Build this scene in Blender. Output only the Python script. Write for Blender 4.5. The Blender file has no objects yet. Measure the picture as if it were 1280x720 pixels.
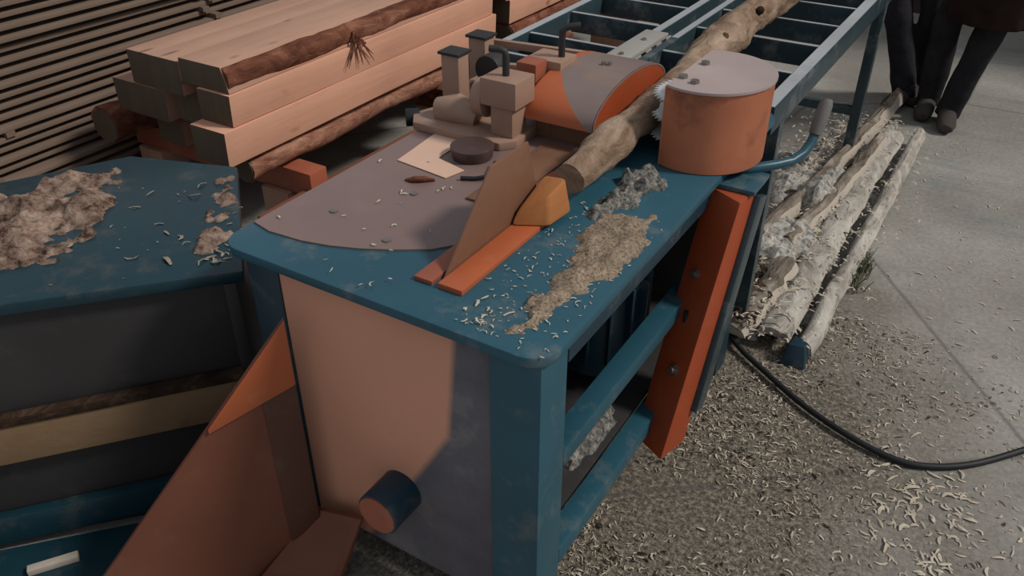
import bpy, bmesh, math, random
from mathutils import Vector, Matrix, noise

# ------------------------------------------------------------------ camera, sky, sun, exposure
S = bpy.context.scene
COL = S.collection
S.view_settings.view_transform = 'Standard'
S.view_settings.look = 'None'
S.view_settings.gamma = 1.0
S.view_settings.use_curve_mapping = False
S.view_settings.exposure = 0.12

cd = bpy.data.cameras.new('camera')
cam = bpy.data.objects.new('camera', cd)
COL.objects.link(cam)
cd.sensor_width = 36.0
cd.lens = 1055.0 / 1280.0 * 36.0
cd.clip_start = 0.02
cam.location = (0, 0, 1.75)
cam.rotation_euler = (math.radians(90 - 33.4), 0, math.radians(31.6))
S.camera = cam

w = bpy.data.worlds.new('overcast_sky')
S.world = w
w.use_nodes = True
bg = w.node_tree.nodes['Background']
bg.inputs[0].default_value = (0.86, 0.92, 1.0, 1)
bg.inputs[1].default_value = 0.36

sd = bpy.data.lights.new('sun', 'SUN')
sun = bpy.data.objects.new('sun', sd)
COL.objects.link(sun)
sd.energy = 2.1
sd.angle = math.radians(9)
sd.color = (1.0, 0.95, 0.88)
sun.rotation_euler = Vector((0.80, 0.30, 0.85)).to_track_quat('Z', 'Y').to_euler()

R = random.Random(7)
T = 0.86                                   # height of the saw table


# ------------------------------------------------------------------ materials
def new_mat(name, rough=0.6, metal=0.0, spec=0.4):
    m = bpy.data.materials.new(name)
    m.use_nodes = True
    b = m.node_tree.nodes['Principled BSDF']
    b.inputs['Roughness'].default_value = rough
    b.inputs['Metallic'].default_value = metal
    b.inputs['Specular IOR Level'].default_value = spec
    return m, m.node_tree, b


def N(nt, kind, **kw):
    n = nt.nodes.new(kind)
    for k, v in kw.items():
        setattr(n, k, v)
    return n


def ramp(nt, fac, stops):
    r = N(nt, 'ShaderNodeValToRGB')
    e = r.color_ramp.elements
    while len(e) < len(stops):
        e.new(0.5)
    for el, (p, c) in zip(e, stops):
        el.position = p
        el.color = (*c, 1)
    nt.links.new(fac, r.inputs[0])
    return r.outputs[0]


def nz(nt, scale, detail=4, rough=0.55, stretch=(1, 1, 1), coord='Object', offset=(0, 0, 0), dist=0.0):
    tc = N(nt, 'ShaderNodeTexCoord')
    mp = N(nt, 'ShaderNodeMapping')
    mp.inputs['Scale'].default_value = stretch
    mp.inputs['Location'].default_value = offset
    nt.links.new(tc.outputs[coord], mp.inputs[0])
    n = N(nt, 'ShaderNodeTexNoise')
    n.inputs['Scale'].default_value = scale
    n.inputs['Detail'].default_value = detail
    n.inputs['Roughness'].default_value = rough
    n.inputs['Distortion'].default_value = dist
    nt.links.new(mp.outputs[0], n.inputs['Vector'])
    return n.outputs['Fac']


def mix(nt, fac, a, b, mode='MIX'):
    m = N(nt, 'ShaderNodeMix', data_type='RGBA', blend_type=mode)
    if isinstance(fac, (int, float)):
        m.inputs[0].default_value = fac
    else:
        nt.links.new(fac, m.inputs[0])
    for sock, val in ((m.inputs[6], a), (m.inputs[7], b)):
        if isinstance(val, tuple):
            sock.default_value = (*val, 1)
        else:
            nt.links.new(val, sock)
    return m.outputs[2]


def bump(nt, b, h, strength=0.4, dist=0.01):
    n = N(nt, 'ShaderNodeBump')
    n.inputs['Strength'].default_value = strength
    n.inputs['Distance'].default_value = dist
    nt.links.new(h, n.inputs['Height'])
    nt.links.new(n.outputs[0], b.inputs['Normal'])


def paint(name, c, rough=0.45, dust=0.35, dustc=(0.33, 0.27, 0.21), var=0.25, metal=0.0, scale=9):
    m, nt, b = new_mat(name, rough, metal)
    dark = tuple(x * (1 - var) for x in c)
    base = ramp(nt, nz(nt, 3.0, 4), [(0.3, dark), (0.7, c)])
    f = ramp(nt, nz(nt, scale, 7, 0.68), [(0.54, (0, 0, 0)), (0.72, (1, 1, 1))])
    mm = N(nt, 'ShaderNodeMath', operation='MULTIPLY')
    nt.links.new(f, mm.inputs[0])
    mm.inputs[1].default_value = dust
    out = mix(nt, mm.outputs[0], base, dustc)
    nt.links.new(out, b.inputs['Base Color'])
    bump(nt, b, nz(nt, 60, 3), 0.08, 0.004)
    return m


def wood(name, c1, c2, rough=0.75, knots=True, axis=1, sc=1.0):
    m, nt, b = new_mat(name, rough, 0, 0.25)
    st = [14, 14, 14]
    st[axis] = 0.9
    g = nz(nt, 2.4 * sc, 6, 0.6, tuple(st), dist=0.4)
    base = ramp(nt, g, [(0.25, c2), (0.75, c1)])
    blot = ramp(nt, nz(nt, 2.2, 4), [(0.35, tuple(x * 0.72 for x in c1)), (0.65, c1)])
    out = mix(nt, 0.45, base, blot)
    if knots:
        k = ramp(nt, nz(nt, 7, 2, 0.4, (1.6, 0.7, 1.6)), [(0.70, (0, 0, 0)), (0.78, (1, 1, 1))])
        out = mix(nt, k, out, tuple(x * 0.55 for x in c2))
    nt.links.new(out, b.inputs['Base Color'])
    bump(nt, b, g, 0.25, 0.006)
    return m


def bark(name, c1, c2, c3):
    m, nt, b = new_mat(name, 0.9, 0, 0.15)
    g = nz(nt, 9, 8, 0.7, (1.6, 0.7, 1.6), dist=0.6)
    out = ramp(nt, g, [(0.32, c1), (0.52, c2), (0.68, c3)])
    nt.links.new(out, b.inputs['Base Color'])
    bump(nt, b, g, 0.9, 0.02)
    return m


def grain(name, cs, sc=140):
    m, nt, b = new_mat(name, 0.95, 0, 0.1)
    g = nz(nt, sc, 5, 0.75)
    g2 = nz(nt, 16, 5, 0.6)
    base = ramp(nt, g, [(0.36, cs[0]), (0.5, cs[1]), (0.66, cs[2])])
    tone = ramp(nt, g2, [(0.35, (0.62, 0.62, 0.62)), (0.65, (1.05, 1.02, 1.0))])
    nt.links.new(mix(nt, 1.0, base, tone, 'MULTIPLY'), b.inputs['Base Color'])
    bump(nt, b, g, 0.9, 0.008)
    return m


def steel(name, c, rough=0.35, metal=0.9):
    m, nt, b = new_mat(name, rough, metal)
    nt.links.new(ramp(nt, nz(nt, 22, 5), [(0.3, tuple(x * 0.7 for x in c)), (0.7, c)]), b.inputs['Base Color'])
    return m


def cloth(name, c):
    m, nt, b = new_mat(name, 0.95, 0, 0.1)
    nt.links.new(ramp(nt, nz(nt, 12, 5), [(0.3, tuple(x * 0.6 for x in c)), (0.7, c)]), b.inputs['Base Color'])
    bump(nt, b, nz(nt, 26, 4), 0.4, 0.01)
    return m


M = {}
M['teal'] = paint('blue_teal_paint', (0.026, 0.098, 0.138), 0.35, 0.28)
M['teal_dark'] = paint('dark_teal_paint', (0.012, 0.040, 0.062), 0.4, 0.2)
M['teal_rail'] = paint('grey_teal_paint', (0.034, 0.060, 0.072), 0.32, 0.4, (0.34, 0.33, 0.33))
M['teal_bed'] = paint('bed_blue_paint', (0.008, 0.036, 0.050), 0.35, 0.3, (0.16, 0.12, 0.09))
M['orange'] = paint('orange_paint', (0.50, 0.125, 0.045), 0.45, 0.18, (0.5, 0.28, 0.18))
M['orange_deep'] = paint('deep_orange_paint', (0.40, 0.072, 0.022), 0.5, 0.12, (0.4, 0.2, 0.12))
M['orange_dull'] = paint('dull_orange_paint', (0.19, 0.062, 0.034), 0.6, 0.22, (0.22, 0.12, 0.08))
M['orange_worn'] = paint('worn_orange_paint', (0.53, 0.175, 0.085), 0.6, 0.85, (0.17, 0.058, 0.032), var=0.45, scale=8)
M['mauve'] = paint('bare_mauve_steel', (0.225, 0.150, 0.135), 0.38, 0.25, (0.28, 0.20, 0.17), 0.15)
M['mauve_light'] = paint('pale_mauve_steel', (0.44, 0.345, 0.325), 0.4, 0.3, (0.5, 0.42, 0.38), 0.2)
M['hood_bare'] = paint('bare_hood_steel', (0.25, 0.185, 0.165), 0.4, 0.55, (0.36, 0.20, 0.11), 0.25, scale=5)
M['tan_steel'] = paint('tan_painted_steel', (0.40, 0.245, 0.175), 0.5, 0.25)
M['brown_steel'] = paint('brown_plate', (0.22, 0.105, 0.06), 0.55, 0.15)
M['rust'] = paint('reddish_plate', (0.36, 0.105, 0.058), 0.5, 0.3, (0.45, 0.25, 0.18))
M['brown_strip'] = paint('dark_brown_paint', (0.105, 0.040, 0.026), 0.55, 0.1)
M['peach'] = None
M['cup'] = paint('dark_mauve_paint', (0.085, 0.048, 0.042), 0.5, 0.3, (0.2, 0.13, 0.1))
M['sky_sheen'] = paint('painted_sky_sheen', (0.52, 0.54, 0.56), 0.4, 0.3, (0.2, 0.23, 0.25), metal=0.2)  # pale tone painting in the sky's reflection on the conveyor tops
M['black'] = paint('black_rubber', (0.012, 0.013, 0.016), 0.6, 0.15, (0.08, 0.07, 0.06))
M['charcoal'] = paint('charcoal_paint', (0.030, 0.028, 0.028), 0.6, 0.25, (0.10, 0.08, 0.06))
M['grey_grip'] = paint('grey_grip', (0.17, 0.165, 0.16), 0.7, 0.2)
M['blade'] = steel('blade_steel', (0.80, 0.79, 0.78), 0.4, 0.3)
M['bolt'] = steel('bolt_steel', (0.35, 0.31, 0.28), 0.4, 0.8)
M['guide'] = paint('guide_grey', (0.40, 0.38, 0.35), 0.5, 0.3)
M['timber'] = wood('pinkish_timber', (0.72, 0.39, 0.265), (0.56, 0.275, 0.175))
M['shaded_end_grain'] = wood('shade_dark_end_grain', (0.13, 0.095, 0.065), (0.08, 0.056, 0.038), axis=2)  # darkened to paint in the shade of ends facing away from the sun
M['timber_top'] = wood('weathered_timber', (0.52, 0.31, 0.225), (0.38, 0.205, 0.14))
M['plank_red'] = wood('reddish_plank', (0.26, 0.105, 0.065), (0.17, 0.062, 0.038))
M['slat'] = wood('grey_brown_board', (0.225, 0.16, 0.12), (0.14, 0.096, 0.07), knots=False)
M['log'] = bark('rough_peeled_log', (0.10, 0.055, 0.032), (0.30, 0.205, 0.14), (0.44, 0.33, 0.245))
M['yellow'] = wood('yellow_fresh_wood', (0.46, 0.185, 0.065), (0.33, 0.115, 0.035))
M['slab_grey'] = bark('weathered_slab_face', (0.20, 0.175, 0.145), (0.46, 0.42, 0.37), (0.62, 0.58, 0.52))
M['pale_wood'] = wood('pale_slab_wood', (0.50, 0.44, 0.37), (0.34, 0.28, 0.22))
M['tan_board'] = wood('tan_board', (0.21, 0.135, 0.075), (0.17, 0.10, 0.05), axis=0)
M['bark'] = bark('red_brown_bark', (0.06, 0.022, 0.013), (0.20, 0.075, 0.045), (0.36, 0.17, 0.11))
M['bark_pink'] = bark('pinkish_bark', (0.13, 0.05, 0.035), (0.36, 0.17, 0.11), (0.55, 0.32, 0.22))
M['bark_grey'] = bark('grey_bark', (0.06, 0.048, 0.036), (0.22, 0.18, 0.14), (0.42, 0.37, 0.31))
M['sawdust'] = grain('sawdust', [(0.16, 0.11, 0.075), (0.40, 0.31, 0.225), (0.56, 0.46, 0.36)])
M['sawdust_grey'] = grain('grey_sawdust', [(0.035, 0.05, 0.055), (0.20, 0.19, 0.17), (0.42, 0.39, 0.35)], 70)
M['sawdust_floor'] = grain('trodden_sawdust', [(0.035, 0.030, 0.024), (0.15, 0.125, 0.095), (0.34, 0.28, 0.22)], 55)
M['shaving_pile'] = grain('shaving_pile', [(0.16, 0.15, 0.13), (0.44, 0.42, 0.38), (0.66, 0.64, 0.59)], 45)
M['chips_dark'] = grain('brown_chip_heap', [(0.05, 0.028, 0.02), (0.23, 0.155, 0.12), (0.40, 0.31, 0.25)], 24)
M['chip'] = wood('wood_shaving', (0.62, 0.54, 0.43), (0.44, 0.36, 0.27), knots=False)
M['chip_dull'] = wood('dull_shaving', (0.36, 0.30, 0.23), (0.15, 0.12, 0.09), knots=False, sc=6)
M['paper'] = paint('pale_sheet', (0.66, 0.43, 0.32), 0.7, 0.1, var=0.05)
M['trouser'] = cloth('dark_trouser_cloth', (0.030, 0.028, 0.032))
M['coat'] = cloth('dark_brown_coat_cloth', (0.028, 0.016, 0.014))
M['shoe'] = cloth('dusty_shoe_leather', (0.075, 0.065, 0.058))
M['dark_bark'] = bark('dark_bark', (0.012, 0.008, 0.006), (0.045, 0.026, 0.016), (0.12, 0.075, 0.045))
M['skin'] = cloth('skin', (0.42, 0.25, 0.18))
M['hair'] = cloth('dark_hair', (0.02, 0.015, 0.012))


def tinted_grey_panel():
    # grey panel; an overlaid orange tint is painted in as peach at left
    m, nt, b = new_mat('grey_panel_with_orange_tint', 0.5)
    tc = N(nt, 'ShaderNodeTexCoord')
    sp = N(nt, 'ShaderNodeSeparateXYZ')
    nt.links.new(tc.outputs['Object'], sp.inputs[0])

    def lin(a, bz, c):
        m1 = N(nt, 'ShaderNodeMath', operation='MULTIPLY_ADD')
        nt.links.new(sp.outputs['X'], m1.inputs[0])
        m1.inputs[1].default_value = a
        m1.inputs[2].default_value = c
        m2 = N(nt, 'ShaderNodeMath', operation='MULTIPLY_ADD')
        nt.links.new(sp.outputs['Z'], m2.inputs[0])
        m2.inputs[1].default_value = bz
        nt.links.new(m1.outputs[0], m2.inputs[2])
        return m2.outputs[0]
    X0, Y0 = PANEL_ORIGIN
    # edge 1 from (x -0.745, z 0.80) to (-0.775, 0.56); edge 2 down to (-1.06, 0.06)
    l1 = lin(1.0, -0.10, 0.825 + X0)
    l2 = lin(0.87, -0.50, 0.87 * 0.745 + 0.5 * 0.60 + 0.87 * X0)
    mx = N(nt, 'ShaderNodeMath', operation='MAXIMUM')
    nt.links.new(l1, mx.inputs[0])
    nt.links.new(l2, mx.inputs[1])
    mul = N(nt, 'ShaderNodeMath', operation='MULTIPLY_ADD')
    nt.links.new(mx.outputs[0], mul.inputs[0])
    mul.inputs[1].default_value = 60
    mul.inputs[2].default_value = 0.5
    mul.use_clamp = True
    peach = ramp(nt, nz(nt, 2.5, 3), [(0.3, (0.58, 0.275, 0.175)), (0.7, (0.66, 0.315, 0.205))])
    grey = ramp(nt, nz(nt, 5, 6, 0.65), [(0.35, (0.085, 0.078, 0.10)), (0.58, (0.125, 0.118, 0.135)), (0.75, (0.24, 0.225, 0.21))])
    nt.links.new(mix(nt, mul.outputs[0], peach, grey), b.inputs['Base Color'])
    return m


def floor_mat():
    m, nt, b = new_mat('dusty_concrete', 0.85, 0, 0.2)
    base = ramp(nt, nz(nt, 1.1, 7, 0.62), [(0.3, (0.235, 0.22, 0.20)), (0.52, (0.33, 0.315, 0.29)), (0.72, (0.44, 0.425, 0.40))])
    fine = ramp(nt, nz(nt, 55, 6, 0.72), [(0.3, (0.72, 0.71, 0.69)), (0.7, (1.12, 1.1, 1.07))])
    c = mix(nt, 1.0, base, fine, 'MULTIPLY')
    teal = ramp(nt, nz(nt, 1.5, 5, 0.6, (0.5, 2.2, 1), offset=(3, 1.4, 0)), [(0.55, (0, 0, 0)), (0.68, (0.6, 0.6, 0.6))])
    c = mix(nt, teal, c, (0.15, 0.19, 0.185))
    dk = ramp(nt, nz(nt, 0.9, 3, 0.5, offset=(7, 2, 0)), [(0.53, (0, 0, 0)), (0.62, (0.45, 0.45, 0.45))])
    c = mix(nt, dk, c, (0.19, 0.17, 0.15))
    # trodden sawdust lying round the saw, thinning out with distance
    tcs = N(nt, 'ShaderNodeTexCoord')
    mps = N(nt, 'ShaderNodeMapping')
    mps.vector_type = 'POINT'
    mps.inputs['Location'].default_value = (0.62, -1.75 * 0.62, 0)
    mps.inputs['Scale'].default_value = (0.95, 0.62, 1)
    nt.links.new(tcs.outputs['Object'], mps.inputs[0])
    ln = N(nt, 'ShaderNodeVectorMath', operation='LENGTH')
    nt.links.new(mps.outputs[0], ln.inputs[0])
    wob = N(nt, 'ShaderNodeMath', operation='MULTIPLY_ADD')
    nt.links.new(nz(nt, 3.2, 8, 0.72), wob.inputs[0])
    wob.inputs[1].default_value = -0.75
    nt.links.new(ln.outputs['Value'], wob.inputs[2])
    msk = ramp(nt, wob.outputs[0], [(0.12, (0.95, 0.95, 0.95)), (0.62, (0, 0, 0))])
    saw_c = ramp(nt, nz(nt, 70, 7, 0.85), [(0.40, (0.030, 0.030, 0.026)), (0.50, (0.125, 0.105, 0.08)), (0.62, (0.36, 0.30, 0.235))])
    c = mix(nt, msk, c, saw_c)
    # cracks
    tc = N(nt, 'ShaderNodeTexCoord')
    vo = N(nt, 'ShaderNodeTexVoronoi', feature='DISTANCE_TO_EDGE')
    vo.inputs['Scale'].default_value = 0.33
    nt.links.new(tc.outputs['Object'], vo.inputs['Vector'])
    cr = ramp(nt, vo.outputs['Distance'], [(0.0, (0.6, 0.6, 0.6)), (0.003, (0, 0, 0))])
    c = mix(nt, cr, c, (0.09, 0.08, 0.075))
    nt.links.new(c, b.inputs['Base Color'])
    bump(nt, b, nz(nt, 30, 7, 0.7), 0.4, 0.01)
    return m


# ------------------------------------------------------------------ mesh helpers
class MB:
    def __init__(s):
        s.v, s.f = [], []

    def add(s, vs, fs):
        o = len(s.v)
        s.v += [Vector(x) for x in vs]
        s.f += [tuple(i + o for i in f) for f in fs]
        return s

    def box(s, x0, x1, y0, y1, z0, z1):
        return s.add([(x, y, z) for z in (z0, z1) for y in (y0, y1) for x in (x0, x1)],
                     [(0, 2, 3, 1), (4, 5, 7, 6), (0, 1, 5, 4), (2, 6, 7, 3), (0, 4, 6, 2), (1, 3, 7, 5)])

    def bar(s, p0, p1, w_, h_, up=(0, 0, 1)):
        p0, p1 = Vector(p0), Vector(p1)
        d = (p1 - p0).normalized()
        a = d.cross(Vector(up))
        if a.length < 1e-4:
            a = d.cross(Vector((1, 0, 0)))
        a.normalize()
        u = a.cross(d)
        vs = []
        for p in (p0, p1):
            for sa, su in ((-1, -1), (1, -1), (1, 1), (-1, 1)):
                vs.append(p + a * sa * w_ / 2 + u * su * h_ / 2)
        return s.add(vs, [(0, 1, 2, 3), (7, 6, 5, 4), (0, 4, 5, 1), (1, 5, 6, 2), (2, 6, 7, 3), (3, 7, 4, 0)])

    def extrude(s, poly, vec):
        n = len(poly)
        vec = Vector(vec)
        vs = [Vector(p) for p in poly] + [Vector(p) + vec for p in poly]
        fs = [tuple(range(n))[::-1], tuple(range(n, 2 * n))]
        fs += [(i, (i + 1) % n, n + (i + 1) % n, n + i) for i in range(n)]
        return s.add(vs, fs)

    def tube(s, path, rad, n=16, cap=True, squash=None, wob=0.0, seed=0, up=None):
        path = [Vector(p) for p in path]
        k = len(path)
        if not isinstance(rad, (list, tuple)):
            rad = [rad] * k
        vs, fs = [], []
        t0 = (path[1] - path[0]).normalized()
        a = Vector(up) if up else (Vector((0, 0, 1)) if abs(t0.z) < 0.9 else Vector((1, 0, 0)))
        for i, p in enumerate(path):
            t = (path[min(i + 1, k - 1)] - path[max(i - 1, 0)]).normalized()
            a = (a - t * a.dot(t)).normalized()
            b_ = t.cross(a)
            for j in range(n):
                th = 2 * math.pi * j / n
                r = rad[i]
                ra = r if not isinstance(r, tuple) else r[0]
                rb = r if not isinstance(r, tuple) else r[1]
                q = a * math.cos(th) * ra + b_ * math.sin(th) * rb
                if wob:
                    q = q * (1 + wob * noise.noise((p + q * 1.0) * 9 + Vector((seed * 3.1, seed, 0)))
                             + wob * 0.6 * noise.noise((p + q) * 28 + Vector((seed, 0, 5))))
                vs.append(p + q)
        for i in range(k - 1):
            for j in range(n):
                j2 = (j + 1) % n
                fs.append((i * n + j, i * n + j2, (i + 1) * n + j2, (i + 1) * n + j))
        if cap:
            fs.append(tuple(range(n))[::-1])
            fs.append(tuple((k - 1) * n + j for j in range(n)))
        return s.add(vs, fs)

    def cyl(s, p0, p1, r, n=24, r1=None):
        return s.tube([p0, p1], [r, r if r1 is None else r1], n)

    def ell(s, c, r, nu=16, nv=10):
        c = Vector(c)
        vs, fs = [c + Vector((0, 0, -r[2]))], []
        for i in range(1, nv):
            ph = -math.pi / 2 + math.pi * i / nv
            for j in range(nu):
                th = 2 * math.pi * j / nu
                vs.append(c + Vector((r[0] * math.cos(ph) * math.cos(th), r[1] * math.cos(ph) * math.sin(th), r[2] * math.sin(ph))))
        vs.append(c + Vector((0, 0, r[2])))
        for j in range(nu):
            fs.append((0, 1 + (j + 1) % nu, 1 + j))
            fs.append((len(vs) - 1, len(vs) - 1 - nu + j, len(vs) - 1 - nu + (j + 1) % nu))
        for i in range(nv - 2):
            for j in range(nu):
                a, b_ = 1 + i * nu + j, 1 + i * nu + (j + 1) % nu
                fs.append((a, b_, b_ + nu, a + nu))
        return s.add(vs, fs)

    def build(s, name, mat, parent=None, bevel=0.0, smooth=True, origin=None, seg=2):
        if parent is not None:
            o0 = ORG[parent.name]
        elif origin is not None:
            o0 = Vector(origin)
        else:
            xs = [v.x for v in s.v]
            ys = [v.y for v in s.v]
            o0 = Vector(((min(xs) + max(xs)) / 2, (min(ys) + max(ys)) / 2, min(v.z for v in s.v)))
        me = bpy.data.meshes.new(name)
        me.from_pydata([tuple(v - o0) for v in s.v], [], s.f)
        bm = bmesh.new()
        bm.from_mesh(me)
        bmesh.ops.recalc_face_normals(bm, faces=bm.faces)
        if bevel > 0:
            ed = [e for e in bm.edges if len(e.link_faces) == 2 and e.calc_face_angle(0) > 0.6]
            bmesh.ops.bevel(bm, geom=ed, offset=bevel, segments=seg, affect='EDGES', profile=0.6, clamp_overlap=True)
        bm.to_mesh(me)
        bm.free()
        if smooth:
            me.polygons.foreach_set('use_smooth', [True] * len(me.polygons))
            me.set_sharp_from_angle(angle=math.radians(38))
        me.materials.append(mat)
        ob = bpy.data.objects.new(name, me)
        COL.objects.link(ob)
        ORG[ob.name] = o0
        if parent is not None:
            ob.parent = parent
        else:
            ob.location = o0
        return ob


ORG = {}


def thing(name, label, cat, loc=(0, 0, 0), group=None):
    o = bpy.data.objects.new(name, None)
    COL.objects.link(o)
    o.empty_display_size = 0.1
    o.location = loc
    ORG[o.name] = Vector(loc)
    return tag(o, label, cat, group)


def tag(o, label, cat, group=None, kind=None):
    o['label'] = label
    o['category'] = cat
    if group:
        o['group'] = group
    if kind:
        o['kind'] = kind
    return o


def part_label(o, label):
    o['label'] = label
    return o


def remesh(ob, voxel, smooth_it=6):
    md = ob.modifiers.new('r', 'REMESH')
    md.mode = 'VOXEL'
    md.voxel_size = voxel
    md.use_smooth_shade = True
    ms = ob.modifiers.new('s', 'SMOOTH')
    ms.iterations = smooth_it
    ms.factor = 0.5
    dg = bpy.context.evaluated_depsgraph_get()
    dg.update()
    me = bpy.data.meshes.new_from_object(ob.evaluated_get(dg))
    mats = [m for m in ob.data.materials]
    ob.modifiers.clear()
    ob.data = me
    if not me.materials:
        for m in mats:
            me.materials.append(m)
    me.polygons.foreach_set('use_smooth', [True] * len(me.polygons))
    return ob


def inpoly(x, y, poly):
    c = False
    n = len(poly)
    for i in range(n):
        x0, y0 = poly[i]
        x1, y1 = poly[(i + 1) % n]
        if (y0 > y) != (y1 > y) and x < (x1 - x0) * (y - y0) / (y1 - y0) + x0:
            c = not c
    return c


def edge_dist(x, y, poly):
    d = 9.0
    n = len(poly)
    for i in range(n):
        a = Vector(poly[i])
        b_ = Vector(poly[(i + 1) % n])
        ab = b_ - a
        t = max(0, min(1, (Vector((x, y)) - a).dot(ab) / ab.length_squared))
        d = min(d, (a + ab * t - Vector((x, y))).length)
    return d


def heap(name, mat, poly, z0, hgt, step, fall, rag, seed, parent=None, sink=0.004):
    """a low heap on a polygon, ragged at its edge; cells below the base are dropped, edges closed down to z0"""
    xs = [p[0] for p in poly]
    ys = [p[1] for p in poly]
    x0, y0 = min(xs), min(ys)
    nx = int((max(xs) - x0) / step) + 2
    ny = int((max(ys) - y0) / step) + 2
    H_ = {}
    for i in range(nx):
        for j in range(ny):
            x, y = x0 + i * step, y0 + j * step
            if not inpoly(x, y, poly):
                continue
            e = min(1.0, edge_dist(x, y, poly) / fall)
            p = Vector((x, y, seed * 1.7))
            n1 = noise.fractal(p * (0.9 / fall), 1.0, 2.0, 5)
            n2 = noise.fractal(p * (5.0 / fall), 1.0, 2.0, 3)
            h = hgt * (e * 0.85 + rag * n1 * 0.6 - 0.10 + 0.10 * n2)
            if h > 0:
                H_[(i, j)] = h
    m = MB()
    idx = {}
    for (i, j), h in H_.items():
        if all((i + a, j + b_) in H_ for a in (-1, 0, 1) for b_ in (-1, 0, 1)):
            z = z0 + h
        else:
            z = z0 - sink
        jx = (noise.noise(Vector((i * 1.3, j * 0.7, seed))) * 0.4) * step
        jy = (noise.noise(Vector((i * 0.8, j * 1.1, seed + 9))) * 0.4) * step
        idx[(i, j)] = len(m.v)
        m.v.append(Vector((x0 + i * step + jx, y0 + j * step + jy, z)))
    for (i, j) in H_:
        q = [(i, j), (i + 1, j), (i + 1, j + 1), (i, j + 1)]
        if all(k in idx for k in q):
            m.f.append(tuple(idx[k] for k in q))
    return m.build(name, mat, parent)


def flakes(name, mat, spots, parent=None, rnd=None):
    """spots: (x, y, z, size); curled thin shavings with a little thickness"""
    rnd = rnd or R
    m = MB()
    for (x, y, z, s_) in spots:
        a = rnd.uniform(0, 6.28)
        L = s_ * rnd.uniform(0.7, 1.7)
        wd = s_ * rnd.uniform(0.16, 0.38)
        curl = rnd.uniform(-1.9, 1.9)
        lift = rnd.uniform(0.0, 0.35)
        px, py, pz = x, y, z + 0.0012
        o = len(m.v)
        for k in range(4):
            tz = math.sin(k / 3 * math.pi) * L * lift * 0.5
            nx_, ny_ = -math.sin(a), math.cos(a)
            ww = wd * (1.0 if 0 < k < 3 else 0.55)
            roll = rnd.uniform(-0.25, 0.35) * ww
            m.v.append(Vector((px + nx_ * ww / 2, py + ny_ * ww / 2, pz + tz + max(0, roll))))
            m.v.append(Vector((px - nx_ * ww / 2, py - ny_ * ww / 2, pz + tz + max(0, -roll))))
            px += math.cos(a) * L / 3
            py += math.sin(a) * L / 3
            a += curl * 0.55
        for k in range(3):
            m.f.append((o + 2 * k, o + 2 * k + 1, o + 2 * k + 3, o + 2 * k + 2))
    return m.build(name, mat, parent)


# ------------------------------------------------------------------ the setting
fl = MB()
fl.add([(-12, -3, 0), (8, -3, 0), (8, 14, 0), (-12, 14, 0), (-12, -3, -0.1), (8, -3, -0.1), (8, 14, -0.1), (-12, 14, -0.1)],
       [(0, 1, 2, 3), (7, 6, 5, 4), (0, 4, 5, 1), (1, 5, 6, 2), (2, 6, 7, 3), (3, 7, 4, 0)])
floor = fl.build('floor', floor_mat(), smooth=False, origin=(0, 0, 0))
floor['kind'] = 'structure'
wb = MB().box(-6.5, 6.0, 7.0, 7.12, 0, 3.0)
wall = wb.build('wall_back', wood('dark_wall_boards', (0.055, 0.038, 0.032), (0.03, 0.02, 0.017), axis=2, knots=False))
wall['kind'] = 'structure'

# ------------------------------------------------------------------ the saw machine
saw = thing('log_saw_machine', 'blue log saw with orange guards, curved hood, stacked blades and grey front panel with an orange tint painted in', 'saw machine', (-0.93, 1.65, 0))
PANEL_ORIGIN = (-0.93, 1.65)
M['peach'] = tinted_grey_panel()


def rounded(x0, x1, y0, y1, r, z, n=6):
    pts = []
    for cx, cy, a0 in ((x1 - r, y0 + r, -90), (x1 - r, y1 - r, 0), (x0 + r, y1 - r, 90), (x0 + r, y0 + r, 180)):
        for k in range(n + 1):
            a = math.radians(a0 + 90 * k / n)
            pts.append((cx + r * math.cos(a), cy + r * math.sin(a), z))
    return pts


X0, X1, Y0, Y1 = -1.325, -0.535, 0.975, 2.30
top = MB().extrude(rounded(X0, X1, Y0, Y1, 0.055, T - 0.022), (0, 0, 0.022)).build('table_top', M['teal'], saw, 0.004)
part_label(top, 'blue painted table top with rounded corners')

# the bare plate on the left of the table, its near edge bowed
dz = T
deck = [(-1.318, 1.075), (-1.26, 1.062), (-1.174, 1.068), (-1.11, 1.083), (-1.049, 1.106), (-0.985, 1.14), (-0.921, 1.182), (-0.857, 1.262),
        (-0.857, 2.28), (-1.318, 2.28)]
pl = MB().extrude([(x, y, dz) for x, y in deck], (0, 0, 0.004)).build('deck_plate', M['mauve'], saw)
part_label(pl, 'bare mauve grey steel plate with a bowed near edge')
for (x, y) in ((-0.875, 1.285), (-1.20, 1.20), (-1.02, 1.16), (-1.10, 1.36)):
    MB().cyl((x, y, dz + 0.004), (x, y, dz + 0.0075), 0.009, 14).build('screw', M['bolt'], pl)

# legs
leg_spec = [(-1.275, -1.185, 1.0, 1.085, 0.0), (-0.665, -0.555, 1.0, 1.10, 0.0), (-1.275, -1.185, 2.16, 2.25, 0.0), (-0.645, -0.555, 2.16, 2.25, 0.0)]
for i, (a, b_, c, d, z) in enumerate(leg_spec):
    lg = MB().box(a, b_, c, d, z, T - 0.022).build('leg', M['teal_dark'] if i != 1 else M['teal'], saw, 0.004)
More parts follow.
